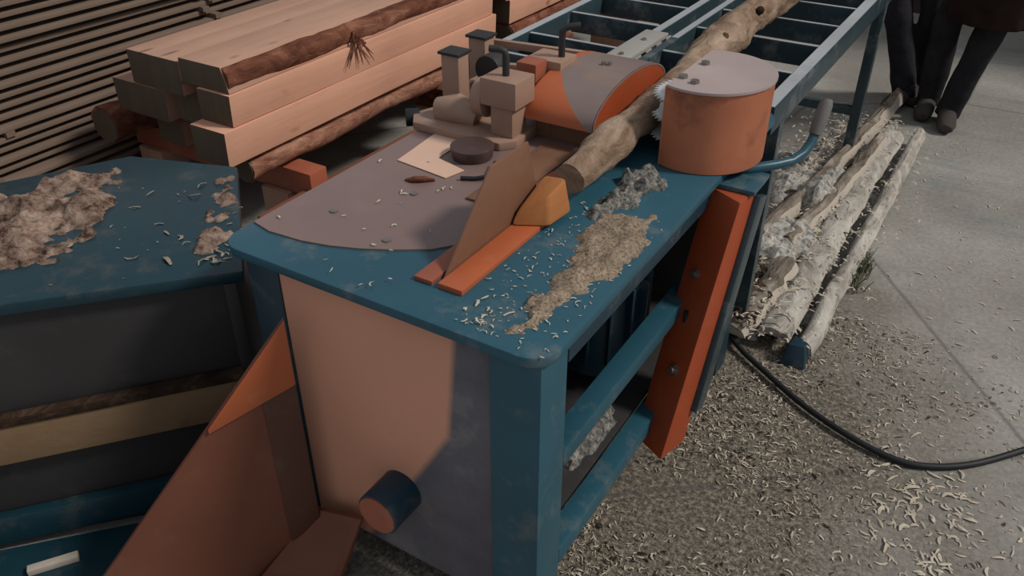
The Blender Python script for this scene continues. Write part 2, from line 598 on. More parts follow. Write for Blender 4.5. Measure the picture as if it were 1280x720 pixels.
# front panel with short pipe
pn = MB().box(-1.185, -0.665, 1.004, 1.016, 0.115, T - 0.03).build('front_panel', M['peach'], saw, 0.002)
part_label(pn, 'grey front panel, an overlaid orange tint painted in at left')
MB().box(-1.185, -0.665, 1.012, 1.05, 0.115, 0.15).build('bottom_rail', M['charcoal'], saw, 0.003)
pc = (-0.905, 1.004, 0.335)
out = MB()
ring = []
out.tube([(pc[0], 1.006, pc[2]), (pc[0], 0.955, pc[2]), (pc[0], 0.915, pc[2])], 0.052, 32, cap=True)
pp = out.build('outlet_pipe', M['teal_dark'], saw, 0.002)
pd = MB().cyl((pc[0], 0.9155, pc[2]), (pc[0], 0.9115, pc[2]), 0.047, 32).build('pipe_cap', M['rust'], pp)
part_label(pd, 'orange cap on the short pipe')

# aprons, side rails, interior
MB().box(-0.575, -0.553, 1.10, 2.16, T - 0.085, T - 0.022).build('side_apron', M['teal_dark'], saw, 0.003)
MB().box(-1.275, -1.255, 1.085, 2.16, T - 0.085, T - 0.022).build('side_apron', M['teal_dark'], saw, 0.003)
MB().box(-0.605, -0.555, 1.10, 2.16, 0.505, 0.55).build('side_rail', M['teal'], saw, 0.003)
MB().box(-0.605, -0.555, 1.10, 2.16, 0.205, 0.255).build('side_rail', M['teal'], saw, 0.003)
MB().box(-1.265, -1.22, 1.085, 2.16, 0.20, 0.27).build('side_rail', M['teal_dark'], saw, 0.003)
MB().box(-1.255, -0.60, 2.18, 2.20, 0.12, T - 0.03).build('back_panel', M['charcoal'], saw, 0.003)
MB().box(-1.255, -1.245, 1.085, 2.16, 0.12, T - 0.09).build('side_panel', M['charcoal'], saw, 0.003)
MB().box(-1.24, -0.61, 1.10, 2.16, 0.24, 0.255).build('inner_shelf', M['charcoal'], saw, 0.003)
mo = MB().cyl((-0.78, 1.72, 0.30), (-0.78, 1.72, 0.62), 0.11, 28)
for k in range(14):
    a = k / 14 * 6.283
    mo.bar((-0.78 + 0.118 * math.cos(a), 1.72 + 0.118 * math.sin(a), 0.34), (-0.78 + 0.118 * math.cos(a), 1.72 + 0.118 * math.sin(a), 0.58), 0.008, 0.03, (math.cos(a), math.sin(a), 0))
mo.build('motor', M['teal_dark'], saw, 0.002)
heap('chip_pile', M['sawdust_grey'], [(-0.72, 1.30), (-0.615, 1.30), (-0.615, 1.62), (-0.72, 1.60)], 0.255, 0.05, 0.012, 0.05, 0.8, 3, saw)['kind'] = 'stuff'

# the stacked horizontal blades under their D shaped guard
bc = Vector((-0.638, 1.945))
for k, z in enumerate((0.905, 0.955, 1.005)):
    m = MB()
    nT, r0, r1 = 46, 0.116, 0.128
    ringp = []
    for i in range(nT):
        a0 = i / nT * 6.2832
        for f_, r in ((0.0, r0), (0.62, r1), (0.70, r0)):
            a = a0 + f_ * 6.2832 / nT
            ringp.append((bc.x + r * math.cos(a), bc.y + r * math.sin(a), z))
    m.extrude(ringp, (0, 0, 0.0035))
    b_ = m.build('saw_blade', M['blade'], saw, smooth=False)
    b_['label'] = ('lowest', 'middle', 'topmost')[k] + ' toothed steel disc blade of the stack'
MB().cyl((bc.x, bc.y, T), (bc.x, bc.y, 1.05), 0.022, 20).build('blade_spindle', M['bolt'], saw)


def dshape(z, cx=-0.628, cy=1.952, r=0.158, xflat=-0.692, n=26):
    a1 = math.acos((xflat - cx) / r)
    return [(cx + r * 0.93 * math.cos(-a1 + 2 * a1 * k / n), cy + r * math.sin(-a1 + 2 * a1 * k / n), z) for k in range(n + 1)]


dm = MB()
p0 = dshape(T + 0.002)
p1 = dshape(1.06)
n_ = len(p0)
inner0 = dshape(T + 0.002, r=0.155)
dm.add([*p0, *p1], [(i, i + 1, n_ + i + 1, n_ + i) for i in range(n_ - 1)])
dm.add([*inner0, *dshape(1.06, r=0.155)], [(i + 1, i, n_ + i, n_ + i + 1) for i in range(n_ - 1)])
dm.add([p0[0], inner0[0], p1[0], dshape(1.06, r=0.155)[0]], [(0, 1, 3, 2)])
dm.add([p0[-1], inner0[-1], p1[-1], dshape(1.06, r=0.155)[-1]], [(0, 2, 3, 1)])
# the open side carries a narrow return each end
for e in (0, -1):
    s_ = 1 if e == 0 else -1
    q = p0[e]
    dm.box(q[0] - 0.004, q[0], min(q[1], q[1] + s_ * 0.03), max(q[1], q[1] + s_ * 0.03), T + 0.002, 1.06)
dg_ = dm.build('blade_guard', M['orange_worn'], saw)
part_label(dg_, 'round orange guard worn and stained on its side')
lid = MB().extrude(dshape(1.06, r=0.162), (0, 0, 0.006)).build('guard_lid', M['mauve_light'], dg_)
part_label(lid, 'pale grey steel lid of the round guard')
for (x, y) in ((-0.662, 1.985), (-0.635, 1.845), (-0.672, 1.865)):
    MB().cyl((x, y, 1.066), (x, y, 1.074), 0.011, 6).build('bolt', M['bolt'], dg_)

# slanting belt guard on the right of the table
q = Matrix(((1, 0, 0), (0, 1, 0), (0, 0, 1)))
tb, bb = [], []
gt = [(-0.566, 1.835, 0.825), (-0.468, 1.785, 0.825), (-0.458, 1.87, 0.825), (-0.505, 1.94, 0.825), (-0.55, 1.92, 0.825)]
gb = [(-0.600, 1.605, 0.165), (-0.503, 1.555, 0.165), (-0.478, 1.655, 0.165), (-0.52, 1.73, 0.165), (-0.575, 1.70, 0.165)]
gm = MB().add(gt + gb, [(0, 1, 2, 3, 4), (9, 8, 7, 6, 5), (0, 5, 6, 1), (1, 6, 7, 2), (2, 7, 8, 3), (3, 8, 9, 4), (4, 9, 5, 0)])
bg_ = gm.build('belt_guard', M['orange_deep'], saw, 0.006)
part_label(bg_, 'long deep orange slanting belt guard')


def on_guard(u, v):
    a = Vector(gt[0]).lerp(Vector(gt[1]), u)
    b_ = Vector(gb[0]).lerp(Vector(gb[1]), u)
    return a.lerp(b_, v)


gn = (Vector(gt[1]) - Vector(gt[0])).cross(Vector(gb[0]) - Vector(gt[0])).normalized()
if gn.y > 0:
    gn = -gn
for u, v, r in ((0.42, 0.30, 0.012), (0.62, 0.66, 0.015)):
    c = on_guard(u, v)
    bo = MB().cyl(c - gn * 0.002, c + gn * 0.010, r, 6)
    bo.cyl(c + gn * 0.008, c + gn * 0.018, r * 0.55, 12)
    bo.build('bolt', M['bolt'], bg_)
c = on_guard(0.47, 0.46)
MB().tube([c + Vector((0, 0, -0.016)) + gn * 0.001, c + Vector((0, 0, 0.016)) + gn * 0.001], 0.006, 10).build('slot', M['black'], bg_)

# bracket behind the belt guard (teal channel that carries it)
MB().bar((-0.452, 1.90, 0.80), (-0.470, 1.70, 0.25), 0.018, 0.07, (0, 1, 0)).build('guard_bracket', M['teal_rail'], saw, 0.003)
MB().box(-0.56, -0.45, 1.83, 1.95, 0.826, 0.838).build('guard_bracket', M['teal'], saw, 0.003)

# bent feed lever with a grey grip
path = [(-0.56, 1.90, 0.846), (-0.50, 1.93, 0.846), (-0.45, 1.985, 0.848), (-0.42, 2.025, 0.85), (-0.403, 2.06, 0.862), (-0.396, 2.085, 0.88), (-0.393, 2.105, 0.905)]
lv = MB().tube(path, 0.0125, 14).build('feed_lever', M['teal'], saw)
MB().tube([(-0.393, 2.10, 0.90), (-0.391, 2.112, 0.925), (-0.388, 2.135, 0.968), (-0.387, 2.142, 0.98)], [0.016, 0.018, 0.017, 0.012], 14).build('grip', M['grey_grip'], lv)

# the curved hood over the feed
ax0, ax1 = -1.05, -0.848
prof = []
yc0, yc1, zc = 1.757, 2.21, 0.925
for k in range(21):
    t = k / 20
    a = math.pi * (1 - t)
    yy = (yc0 + yc1) / 2 + (yc1 - yc0) / 2 * math.cos(a)
    zz = zc + 0.090 * math.sin(a) ** 0.9
    prof.append((yy, zz))


def hood_shell(xa, xb):
    m = MB()
    k = len(prof)
    vs = []
    for xs_ in (xa, xb):
        for x, (y, z) in zip(xs_, prof):
            vs.append((x, y, z))
        for x, (y, z) in zip(xs_, prof):
            cy = (yc0 + yc1) / 2
            vs.append((x, cy + (y - cy) * 0.975, zc + (z - zc) * 0.95))
    fs = []
    o = 2 * k
    for i in range(k - 1):
        fs += [(i, i + 1, o + i + 1, o + i), (k + i + 1, k + i, o + k + i, o + k + i + 1),
               (i, k + i, k + i + 1, i + 1), (o + i + 1, o + k + i + 1, o + k + i, o + i)]
    fs += [(0, o, o + k, k), (k - 1, 2 * k - 1, o + 2 * k - 1, o + k - 1)]
    return m.add(vs, fs)


xl = [ax0] * 21
xr = [ax1] * 21
xm = [-0.862 - 0.165 * min(1, k / 8) for k in range(21)]  # split follows the edge of an overlaid orange tint, painted in at left
hd = hood_shell(xl, xm).build('hood', M['orange'], saw)
part_label(hd, 'curved hood, an overlaid orange tint painted into its left and front')
hb = hood_shell(xm, xr).build('hood_plate', M['hood_bare'], hd)
part_label(hb, 'top right of the curved hood in bare brownish steel')
ep = MB().extrude([(ax1 - 0.004, y, z) for y, z in prof], (0.003, 0, 0)).build('end_plate', M['orange_deep'], hd)
part_label(ep, 'deep orange end plate of the hood')
MB().extrude([(ax0, y, z) for y, z in prof], (0.003, 0, 0)).build('end_plate', M['orange'], hd)
for x, y in ((-0.94, 1.99), (-0.925, 1.995)):
    MB().cyl((x, y, 1.012), (x, y, 1.024), 0.007, 6).build('bolt', M['bolt'], hd)
# hood carriers: brown box column below, down to the table
MB().box(-1.035, -0.99, 1.80, 2.10, T + 0.004, 0.95).build('hood_column', M['brown_steel'], saw, 0.004)
MB().box(-0.99, -0.87, 1.93, 1.96, T + 0.004, 1.0).build('hood_column', M['brown_steel'], saw, 0.004)

# guide plates at the near end of the cut
def strip(x0, x1, y0, y1, nm, mat, slant=0.03, z=0.012):
    return MB().extrude([(x0, y0, T), (x1, y0, T), (x1, y1, T), (x0, y1, T)], (0, 0, z)).build(nm, mat, saw, 0.002)


strip(-0.885, -0.842, 1.075, 1.62, 'guide_strip', M['rust'], z=0.010)
strip(-0.828, -0.772, 1.075, 1.42, 'guide_strip', M['orange'], z=0.012)
dfl = MB().extrude([(-0.836, 1.10, T + 0.001), (-0.836, 1.30, T + 0.001), (-0.836, 1.46, T + 0.03), (-0.836, 1.415, 1.035), (-0.836, 1.272, 1.035)], (0.006, 0, 0))
d_ = dfl.build('splitter_plate', M['brown_steel'], saw, 0.0015)
part_label(d_, 'tall brown slanted plate between the orange guide strips')
MB().bar((-0.855, 1.43, T + 0.01), (-0.855, 1.43, 0.96), 0.022, 0.03).build('plate_stay', M['tan_steel'], saw, 0.002)

MB().box(-0.985, -0.888, 1.40, 1.76, T + 0.004, T + 0.010).build('infeed_plate', M['brown_steel'], saw, 0.002)
MB().box(-0.99, -0.86, 1.80, 1.806, T + 0.004, 0.955).build('hood_skirt', M['brown_steel'], saw, 0.001)

# feed works on the left: posts, cross bar, block with handles, roller
fw = MB().box(-1.332, -1.275, 1.80, 1.85, T + 0.004, 1.03).build('post', M['tan_steel'], saw, 0.004)
MB().box(-1.338, -1.270, 1.793, 1.857, 1.03, 1.038).build('post_cap', M['charcoal'], fw, 0.002)
fw2 = MB().box(-1.372, -1.315, 1.99, 2.04, T + 0.004, 1.02).build('post', M['tan_steel'], saw, 0.004)
MB().box(-1.378, -1.309, 1.983, 2.047, 1.02, 1.028).build('post_cap', M['charcoal'], fw2, 0.002)
MB().cyl((-1.25, 1.90, 0.97), (-1.25, 1.96, 0.97), 0.040, 24).build('wheel', M['charcoal'], saw, 0.003)
MB().bar((-1.275, 1.93, 0.965), (-1.06, 2.02, 0.965), 0.02, 0.03).build('cross_bar', M['tan_steel'], saw, 0.003)
MB().bar((-1.345, 2.08, 0.985), (-1.03, 2.12, 0.985), 0.018, 0.022).build('cross_bar', M['tan_steel'], saw, 0.003)
MB().bar((-1.33, 1.92, 0.90), (-1.33, 2.06, 0.90), 0.02, 0.03).build('cross_bar', M['tan_steel'], saw, 0.003)
bs = MB().extrude([(-1.37, 1.715, T + 0.004), (-1.33, 1.66, T + 0.004), (-1.06, 1.66, T + 0.004), (-1.03, 1.70, T + 0.004), (-1.03, 1.80, T + 0.004), (-1.34, 1.80, T + 0.004)], (0, 0, 0.022))
bs.build('slide_base', M['tan_steel'], saw, 0.004)
MB().tube([(-1.30, 1.74, T + 0.04), (-1.24, 1.745, T + 0.05), (-1.18, 1.75, T + 0.035)], [0.035, 0.042, 0.03], 16, wob=0.2).build('slide_carriage', M['tan_steel'], saw)
MB().cyl((-1.39, 1.705, T + 0.010), (-1.36, 1.73, T + 0.010), 0.024, 20).build('slide_knob', M['black'], saw, 0.003)
MB().box(-1.11, -1.045, 1.70, 1.77, T + 0.026, 0.965).build('block_column', M['tan_steel'], saw, 0.004)
bk = MB().box(-1.135, -1.03, 1.69, 1.785, 0.965, 1.035).build('clamp_block', M['tan_steel'], saw, 0.004)
MB().tube([(-1.085, 1.735, 1.035), (-1.085, 1.735, 1.085), (-1.088, 1.735, 1.095), (-1.10, 1.73, 1.10), (-1.125, 1.722, 1.10)], 0.009, 12).build('lock_handle', M['charcoal'], bk)
MB().cyl((-1.17, 1.74, 0.965), (-1.135, 1.74, 0.965), 0.05, 28).build('feed_roller', M['tan_steel'], saw, 0.004)
bk2 = MB().box(-1.125, -1.02, 1.90, 1.99, 0.90, 1.03).build('clamp_block', M['tan_steel'], saw, 0.004)
MB().box(-1.12, -1.06, 1.84, 1.90, 0.93, 1.035).build('red_switch_box', M['rust'], bk2, 0.004)
MB().tube([(-1.045, 1.95, 1.03), (-1.045, 1.95, 1.10), (-1.035, 1.955, 1.108), (-1.005, 1.975, 1.112)], 0.009, 12).build('lock_handle', M['charcoal'], bk2)
MB().tube([(-1.02, 1.58, T + 0.015), (-1.00, 1.54, T + 0.02), (-0.98, 1.52, T + 0.016), (-1.02, 1.49, T + 0.010), (-1.05, 1.475, T + 0.010)], 0.005, 10).build('oil_hose', M['black'], saw)

# motor cup of the feed roller on the deck
MB().tube([(-1.10, 1.60, T + 0.004), (-1.10, 1.60, T + 0.035)], [0.050, 0.056], 28).build('feed_motor_cup', M['cup'], saw, 0.003)

# ------------------------------------------------------------------ things on the table
ps = MB().extrude([(-1.244, 1.482, T + 0.005), (-1.085, 1.462, T + 0.005), (-1.070, 1.52, T + 0.005), (-1.165, 1.545, T + 0.005), (-1.17, 1.66, T + 0.005), (-1.262, 1.664, T + 0.005)], (0, 0, 0.002))
tag(ps.build('paper_sheet', M['paper']), 'pale peach sheet lying on the bare deck plate of the saw', 'paper sheet')
ch = MB().tube([(-1.16, 1.405, T + 0.006), (-1.135, 1.41, T + 0.012), (-1.115, 1.425, T + 0.012), (-1.10, 1.44, T + 0.006)], [0.003, 0.008, 0.007, 0.003], 10, wob=0.3)
tag(ch.build('bark_chip', M['bark']), 'dark curled bark chip lying before the pale sheet on the saw deck', 'bark chip')
ch = MB().tube([(-0.91, 1.195, T + 0.0), (-0.90, 1.205, T + 0.005), (-0.885, 1.21, T + 0.006)], [0.002, 0.006, 0.003], 8)

# log going through the saw and out on to the conveyor
pth = []
rad = []
for k in range(70):
    t = k / 69
    y = 1.50 + t * 2.6
    pth.append((-0.772 - 0.062 * min(1, t * 2.2) + 0.010 * math.sin(t * 9), y, T + 0.066 + 0.004 * math.sin(t * 9)))
    rad.append(0.036 + 0.020 * min(1, t * 2.2) + 0.004 * math.sin(t * 17) + 0.004 * math.sin(t * 31))
lg = thing('log', 'long rough peeled log lying through the saw and along the green roller conveyor', 'log', (-0.80, 2.0, T + 0.006))
MB().tube(pth, rad, 22, wob=0.30, seed=2).build('trunk', M['log'], lg)
for y, s_ in ((2.9, 1), (3.3, -1), (2.55, 1)):
    MB().ell((-0.83 + 0.028 * s_, y, T + 0.105), (0.014, 0.02, 0.014)).build('knot', M['dark_bark'], lg)
yb = MB().add([(-0.826, 1.335, T + 0.013), (-0.752, 1.375, T + 0.013), (-0.745, 1.46, T + 0.013), (-0.824, 1.46, T + 0.013),
               (-0.822, 1.36, T + 0.045), (-0.768, 1.395, T + 0.075), (-0.762, 1.46, T + 0.09), (-0.815, 1.46, T + 0.085)],
              [(0, 1, 5, 4), (1, 2, 6, 5), (2, 3, 7, 6), (3, 0, 4, 7), (4, 5, 6, 7), (3, 2, 1, 0)])
tag(yb.build('wood_offcut', M['yellow'], None, 0.008), 'yellow orange split offcut in front of the log end beside the brown splitter plate', 'offcut')

# sawdust on the blue table
hp = heap('sawdust', M['sawdust'], [(-0.648, 1.005), (-0.585, 1.04), (-0.585, 1.16), (-0.545, 1.30), (-0.538, 1.52), (-0.60, 1.58), (-0.70, 1.50), (-0.705, 1.38), (-0.665, 1.29), (-0.668, 1.18), (-0.66, 1.10)],
          T, 0.018, 0.006, 0.045, 1.3, 1, None, 0.0015)
tag(hp, 'beige sawdust spread along the right edge of the blue saw table', 'sawdust', kind='stuff')
hp = heap('sawdust_clumps', M['sawdust_grey'], [(-0.76, 1.48), (-0.69, 1.46), (-0.64, 1.56), (-0.615, 1.72), (-0.70, 1.80), (-0.735, 1.72), (-0.73, 1.60)],
          T, 0.03, 0.006, 0.045, 1.6, 5, None, 0.0015)
tag(hp, 'grey clumped sawdust on the blue table beneath the blades', 'sawdust', kind='stuff')
sp = []
for _ in range(300):
    t = R.random()
    x, y = R.uniform(-0.76, -0.55), 0.99 + 0.55 * R.random()
    d = abs(x + 0.64) * 5
    if R.random() < d * 0.7:
        continue
    sp.append((x, y, T + 0.001, R.uniform(0.004, 0.010)))
for _ in range(16):
    sp.append((R.gauss(-0.705, 0.02), R.gauss(1.045, 0.022), T + 0.002, R.uniform(0.008, 0.018)))
for _ in range(26):
    sp.append((R.uniform(-1.29, -0.9), R.uniform(1.0, 1.62), T + 0.006, R.uniform(0.006, 0.016)))
tag(flakes('table_shavings', M['chip'], sp), 'fine pale shavings strewn over the blue saw table', 'wood shavings', kind='stuff')

# ------------------------------------------------------------------ conveyor
cv = thing('roller_conveyor', 'long dark green steel conveyor frame with cross bars behind the saw', 'conveyor', (-1.06, 3.5, 0))
CY0, CY1 = 2.36, 4.62
zr = T - 0.004
MB().box(-1.562, -1.533, CY0 + 0.002, CY1 - 0.002, zr, zr + 0.0015).build('sky_sheen_strip', M['sky_sheen'], cv)  # thin pale strips put the sky's sheen on rail and bar tops
MB().box(-0.602, -0.563, CY0 - 0.018, CY1 - 0.002, zr, zr + 0.0015).build('sky_sheen_strip', M['sky_sheen'], cv)
lft = MB().box(-1.565, -1.530, CY0, CY1, zr - 0.075, zr).build('side_rail', M['teal_rail'], cv, 0.003)
MB().box(-0.605, -0.560, CY0 - 0.02, CY1, zr - 0.085, zr).build('side_rail', M['teal_rail'], cv, 0.003)
for x0, x1 in ((-1.165, -1.130), (-1.075, -1.045)):
    MB().box(x0, x1, CY0, CY1, zr - 0.075, zr - 0.001).build('middle_rail', M['teal_rail'], cv, 0.003)
    MB().box(x0 + 0.003, x1 - 0.003, 2.81, CY1 - 0.002, zr - 0.001, zr + 0.0005).build('sky_sheen_strip', M['sky_sheen'], cv)
y = CY0 + 0.02
for k in range(8):
    yy = CY0 + 0.01 + k * 0.275 - (0.04 if k == 1 else 0)
    cb = MB().box(-1.53, -1.165, yy, yy + 0.018, zr - 0.080, zr - 0.006).build('cross_bar', M['teal_rail'], cv, 0.002)
    MB().box(-1.53, -1.165, yy + 0.002, yy + 0.016, zr - 0.006, zr - 0.0045).build('sky_sheen_strip', M['sky_sheen'], cb)
    yy += 0.06
    cb = MB().box(-1.045, -0.605, yy, yy + 0.018, zr - 0.080, zr - 0.006).build('cross_bar', M['teal_rail'], cv, 0.002)
    MB().box(-1.045, -0.605, yy + 0.002, yy + 0.016, zr - 0.006, zr - 0.0045).build('sky_sheen_strip', M['sky_sheen'], cb)
    if k % 3 == 1:
        MB().box(-1.215, -1.165, yy + 0.05, yy + 0.058, zr - 0.10, zr - 0.02).build('bracket', M['teal_dark'], cv, 0.002)
        MB().box(-1.53, -1.43, yy - 0.12, yy - 0.112, zr - 0.09, zr - 0.02).build('bracket', M['teal_rail'], cv, 0.002)
# pale guide block at the near end of the middle rails
gb_ = MB().box(-1.165, -1.08, CY0 - 0.03, 2.80, zr + 0.001, zr + 0.016).build('guide_block', M['guide'], cv, 0.003)
part_label(gb_, 'pale grey guide block with upright fins at the near end of the conveyor')
for k in range(5):
    yk = 2.44 + k * 0.085
    MB().box(-1.085, -1.078, yk, yk + 0.045, zr - 0.105, zr + 0.001).build('fin', M['guide'], gb_, 0.002)
for yk in (2.50, 2.68):
    MB().cyl((-1.12, yk, zr + 0.016), (-1.12, yk, zr + 0.022), 0.009, 6).build('bolt', M['bolt'], gb_)
for x, yk in ((-0.58, 3.95), (-1.548, 3.95), (-0.58, 2.45), (-1.548, 2.45)):
    MB().box(x - 0.022, x + 0.022, yk - 0.022, yk + 0.022, 0, zr - 0.075).build('leg', M['teal_rail'], cv, 0.003)
MB().box(-1.53, -0.60, 3.935, 3.965, 0.28, 0.32).build('leg_brace', M['teal_rail'], cv, 0.002)

# ------------------------------------------------------------------ stacked timbers left of the saw
def timber(name, x0, x1, y0, y1, z0, z1, mat, label, cat, barkside=None, group=None, seed=0, top=None):
    root = thing(name, label, cat, ((x0 + x1) / 2, (y0 + y1) / 2, z0), group)
    n = 14
    m = MB()
    vs, fs = [], []
    for i in range(n + 1):
        y = y0 + (y1 - y0) * i / n
        j = [noise.noise(Vector((seed * 3.3 + q, y * 1.5, 0))) * 0.006 for q in range(4)]
        inset = 0.0
        if barkside:
            inset = 0.03
        vs += [(x0 + j[0], y, z0), (x1 + j[1] - 0.006, y, z0), (x1 + j[1] - inset, y, z1 + j[2] * 0.3), (x0 + j[0], y, z1 + j[2] * 0.3)]
    for i in range(n):
        o = 4 * i
        for a, b_ in ((0, 1), (1, 2), (2, 3), (3, 0)):
            fs.append((o + a, o + b_, o + 4 + b_, o + 4 + a))
    fs += [(3, 2, 1, 0), (4 * n, 4 * n + 1, 4 * n + 2, 4 * n + 3)]
    m.add(vs, fs)
    bo = m.build('beam', mat, root, 0.003)
    bo.data.materials.append(M['shaded_end_grain'])  # shade of the beam ends put into a darker colour
    for p in bo.data.polygons:
        if abs(p.normal.y) > 0.8:
            p.material_index = 1
    if barkside:
        pth_ = []
        rd = []
        nn = 50
        for i in range(nn + 1):
            y = y0 + 0.004 + (y1 - y0 - 0.008) * i / nn
            pth_.append((x1 - 0.032 + 0.006 * noise.noise(Vector((seed, y * 3, 1))), y, (z0 + z1) / 2 - 0.003))
            hh = (z1 - z0) / 2 - 0.001
            rd.append((hh, 0.034 + 0.006 * noise.noise(Vector((seed, y * 6, 4)))))
        part_label(MB().tube(pth_, rd, 18, wob=0.12, seed=seed).build('bark', M['bark'], root), 'red brown bark along the rounded edge')
    return root


XF = -2.2
timber('squared_timber', XF - 0.17, XF, 1.74, 3.43, 0.50, 0.628, M['timber'], 'pinkish squared timber, lower of the two front beams of the stack', 'timber', seed=1)
timber('squared_timber', XF - 0.16, XF, 1.79, 3.41, 0.630, 0.742, M['timber'], 'pinkish squared timber, upper of the two front beams of the stack', 'timber', seed=2)
timber('waney_beam', -2.435, -2.205, 1.80, 3.50, 0.744, 0.832, M['timber_top'], 'thick waney beam with red bark edge on top of the timber stack', 'beam', True, seed=3)
timber('waney_beam', -2.80, -2.60, 1.86, 4.6, 0.660, 0.785, M['timber_top'], 'flat topped beam at the left of the top layer of the timber stack', 'beam', seed=4)
timber('waney_beam', -2.595, -2.44, 1.80, 4.6, 0.690, 0.815, M['timber_top'], 'narrow knotty beam wedged between the two broad top beams of the stack', 'beam', seed=5)
timber('waney_beam', -2.93, -2.64, 1.86, 4.5, 0.530, 0.655, M['timber_top'], 'broad dark beam in the middle layer at the left end of the timber stack', 'beam', seed=6)
timber('waney_beam', -2.60, -2.39, 1.88, 4.5, 0.550, 0.685, M['timber_top'], 'dark beam under the bark edged top beam, beside the pinkish timbers', 'beam', seed=7)
timber('board', -2.71, -2.39, 1.96, 4.5, 0.49, 0.535, M['timber'], 'pale board wedged low between round log and pinkish timbers in the stack', 'board', seed=8)


def round_log(name, path, rads, mat, label, seed, woodend=None):
    root = thing(name, label, 'log', (path[0][0], path[0][1], path[0][2] - rads[0]))
    m = MB()
    n = 40
    pp_, rr_ = [], []
    for i in range(n + 1):
        t = i / n
        p = Vector(path[0]).lerp(Vector(path[1]), t)
        pp_.append(p + Vector((0.008 * math.sin(t * 7 + seed), 0, 0.004 * math.sin(t * 11))))
        rr_.append(rads[0] + (rads[1] - rads[0]) * t)
    m.tube(pp_, rr_, 20, wob=0.16, seed=seed)
    m.build('bark', mat, root)
    d = (pp_[0] - pp_[1]).normalized()
    MB().tube([pp_[0] - d * 0.01, pp_[0] + d * 0.004], rads[0] * 0.93, 20).build('cut_end', woodend or M['shaded_end_grain'], root)
    return root


round_log('round_log', [(-2.99, 1.82, 0.455), (-2.99, 4.4, 0.455)], (0.072, 0.07), M['bark'], 'round log with cut end at the lower left of the timber stack', 4)
round_log('round_log', [(-2.275, 1.85, 0.442), (-2.285, 3.02, 0.440)], (0.055, 0.056), M['bark_pink'], 'pinkish bark log beneath the front squared timbers', 7)
for k, yk in enumerate((2.02, 3.0, 4.0)):
    tag(MB().box(-3.12, -2.12, yk, yk + 0.09, 0.285, 0.382).build('bearer', M['rust'] if k == 0 else M['bark'], None, 0.004),
        ('nearest reddish', 'middle', 'farthest')[k] + ' bearer beam lying across under the timber stack', 'bearer beam', 'bearers under the timber stack')
    for x in (-3.02, -2.3):
        tag(MB().box(x - 0.07, x + 0.07, yk - 0.02, yk + 0.11, 0, 0.284).build('support_block', M['timber_top'], None, 0.004),
            'block holding up the ' + ('left' if x < -2.6 else 'right') + ' end of the ' + ('nearest', 'middle', 'farthest')[k] + ' bearer', 'support block', 'blocks under the bearers')
for (x0, x1, z0) in ((-2.62, -2.42, 0.383), (-2.85, -2.70, 0.383)):
    timber('beam', x0, x1, 1.95, 4.4, z0, z0 + 0.10, M['timber_top'], 'dark beam on the bearers ' + ('right' if x0 > -2.7 else 'left') + ' of the stack middle', 'beam', seed=int(-x0 * 10))
for k, x in enumerate((-2.16, -2.00, -1.88, -1.735)):
    tag(MB().box(x, x + (0.15, 0.115, 0.14, 0.16)[k], 1.78 + 0.03 * (k % 2), 3.9 - 0.05 * (k % 3), 0.281, 0.312).build('plank', M['plank_red'], None, 0.003),
        'reddish plank on the floor sleepers, ' + ('nearest the timber stack', 'second from the timber stack', 'second from the saw', 'nearest the saw')[k], 'plank', 'reddish planks between stack and saw')
for k, yk in enumerate((2.20, 3.5)):
    tag(MB().box(-2.08, -1.44, yk, yk + 0.09, 0.0, 0.2805).build('sleeper', M['timber_top'], None, 0.004), ('near', 'far')[k] + ' sleeper carrying the reddish planks between stack and saw', 'sleeper', 'sleepers under the reddish planks')
# bark fibres hanging on the upper front timber
fb = MB()
for k in range(7):
    a = R.uniform(-0.5, 0.5)
    fb.tube([(XF + 0.004, 2.42 + 0.01 * k, 0.80 - 0.01 * k), (XF + 0.015, 2.43 + a * 0.08, 0.74), (XF + 0.012 + 0.01 * R.random(), 2.44 + a * 0.2, 0.66 + 0.03 * R.random())], [0.005, 0.004, 0.001], 8)
tag(fb.build('bark_fibres', M['bark']), 'torn bark fibres hanging over the upper pinkish timber', 'bark fibres')

# second stack farther along
timber('squared_timber', XF - 0.20, XF, 3.56, 5.4, 0.545, 0.66, M['timber'], 'lower pale timber of the farther stack beside the conveyor', 'timber', seed=12)
timber('squared_timber', XF - 0.20, XF, 3.53, 5.4, 0.662, 0.79, M['timber'], 'upper pale timber of the farther stack beside the conveyor', 'timber', seed=13)
round_log('round_log', [(-2.26, 3.58, 0.47), (-2.26, 5.3, 0.47)], (0.07, 0.07), M['bark'], 'dark log under the farther pale timbers', 9)
for yk in (3.75, 4.9):
    tag(MB().box(-2.42, -2.10, yk, yk + 0.1, 0, 0.395).build('support_block', M['timber_top'], None, 0.004), 'block under the farther log, ' + ('near' if yk < 4 else 'far') + ' end', 'support block', 'blocks under the farther log')

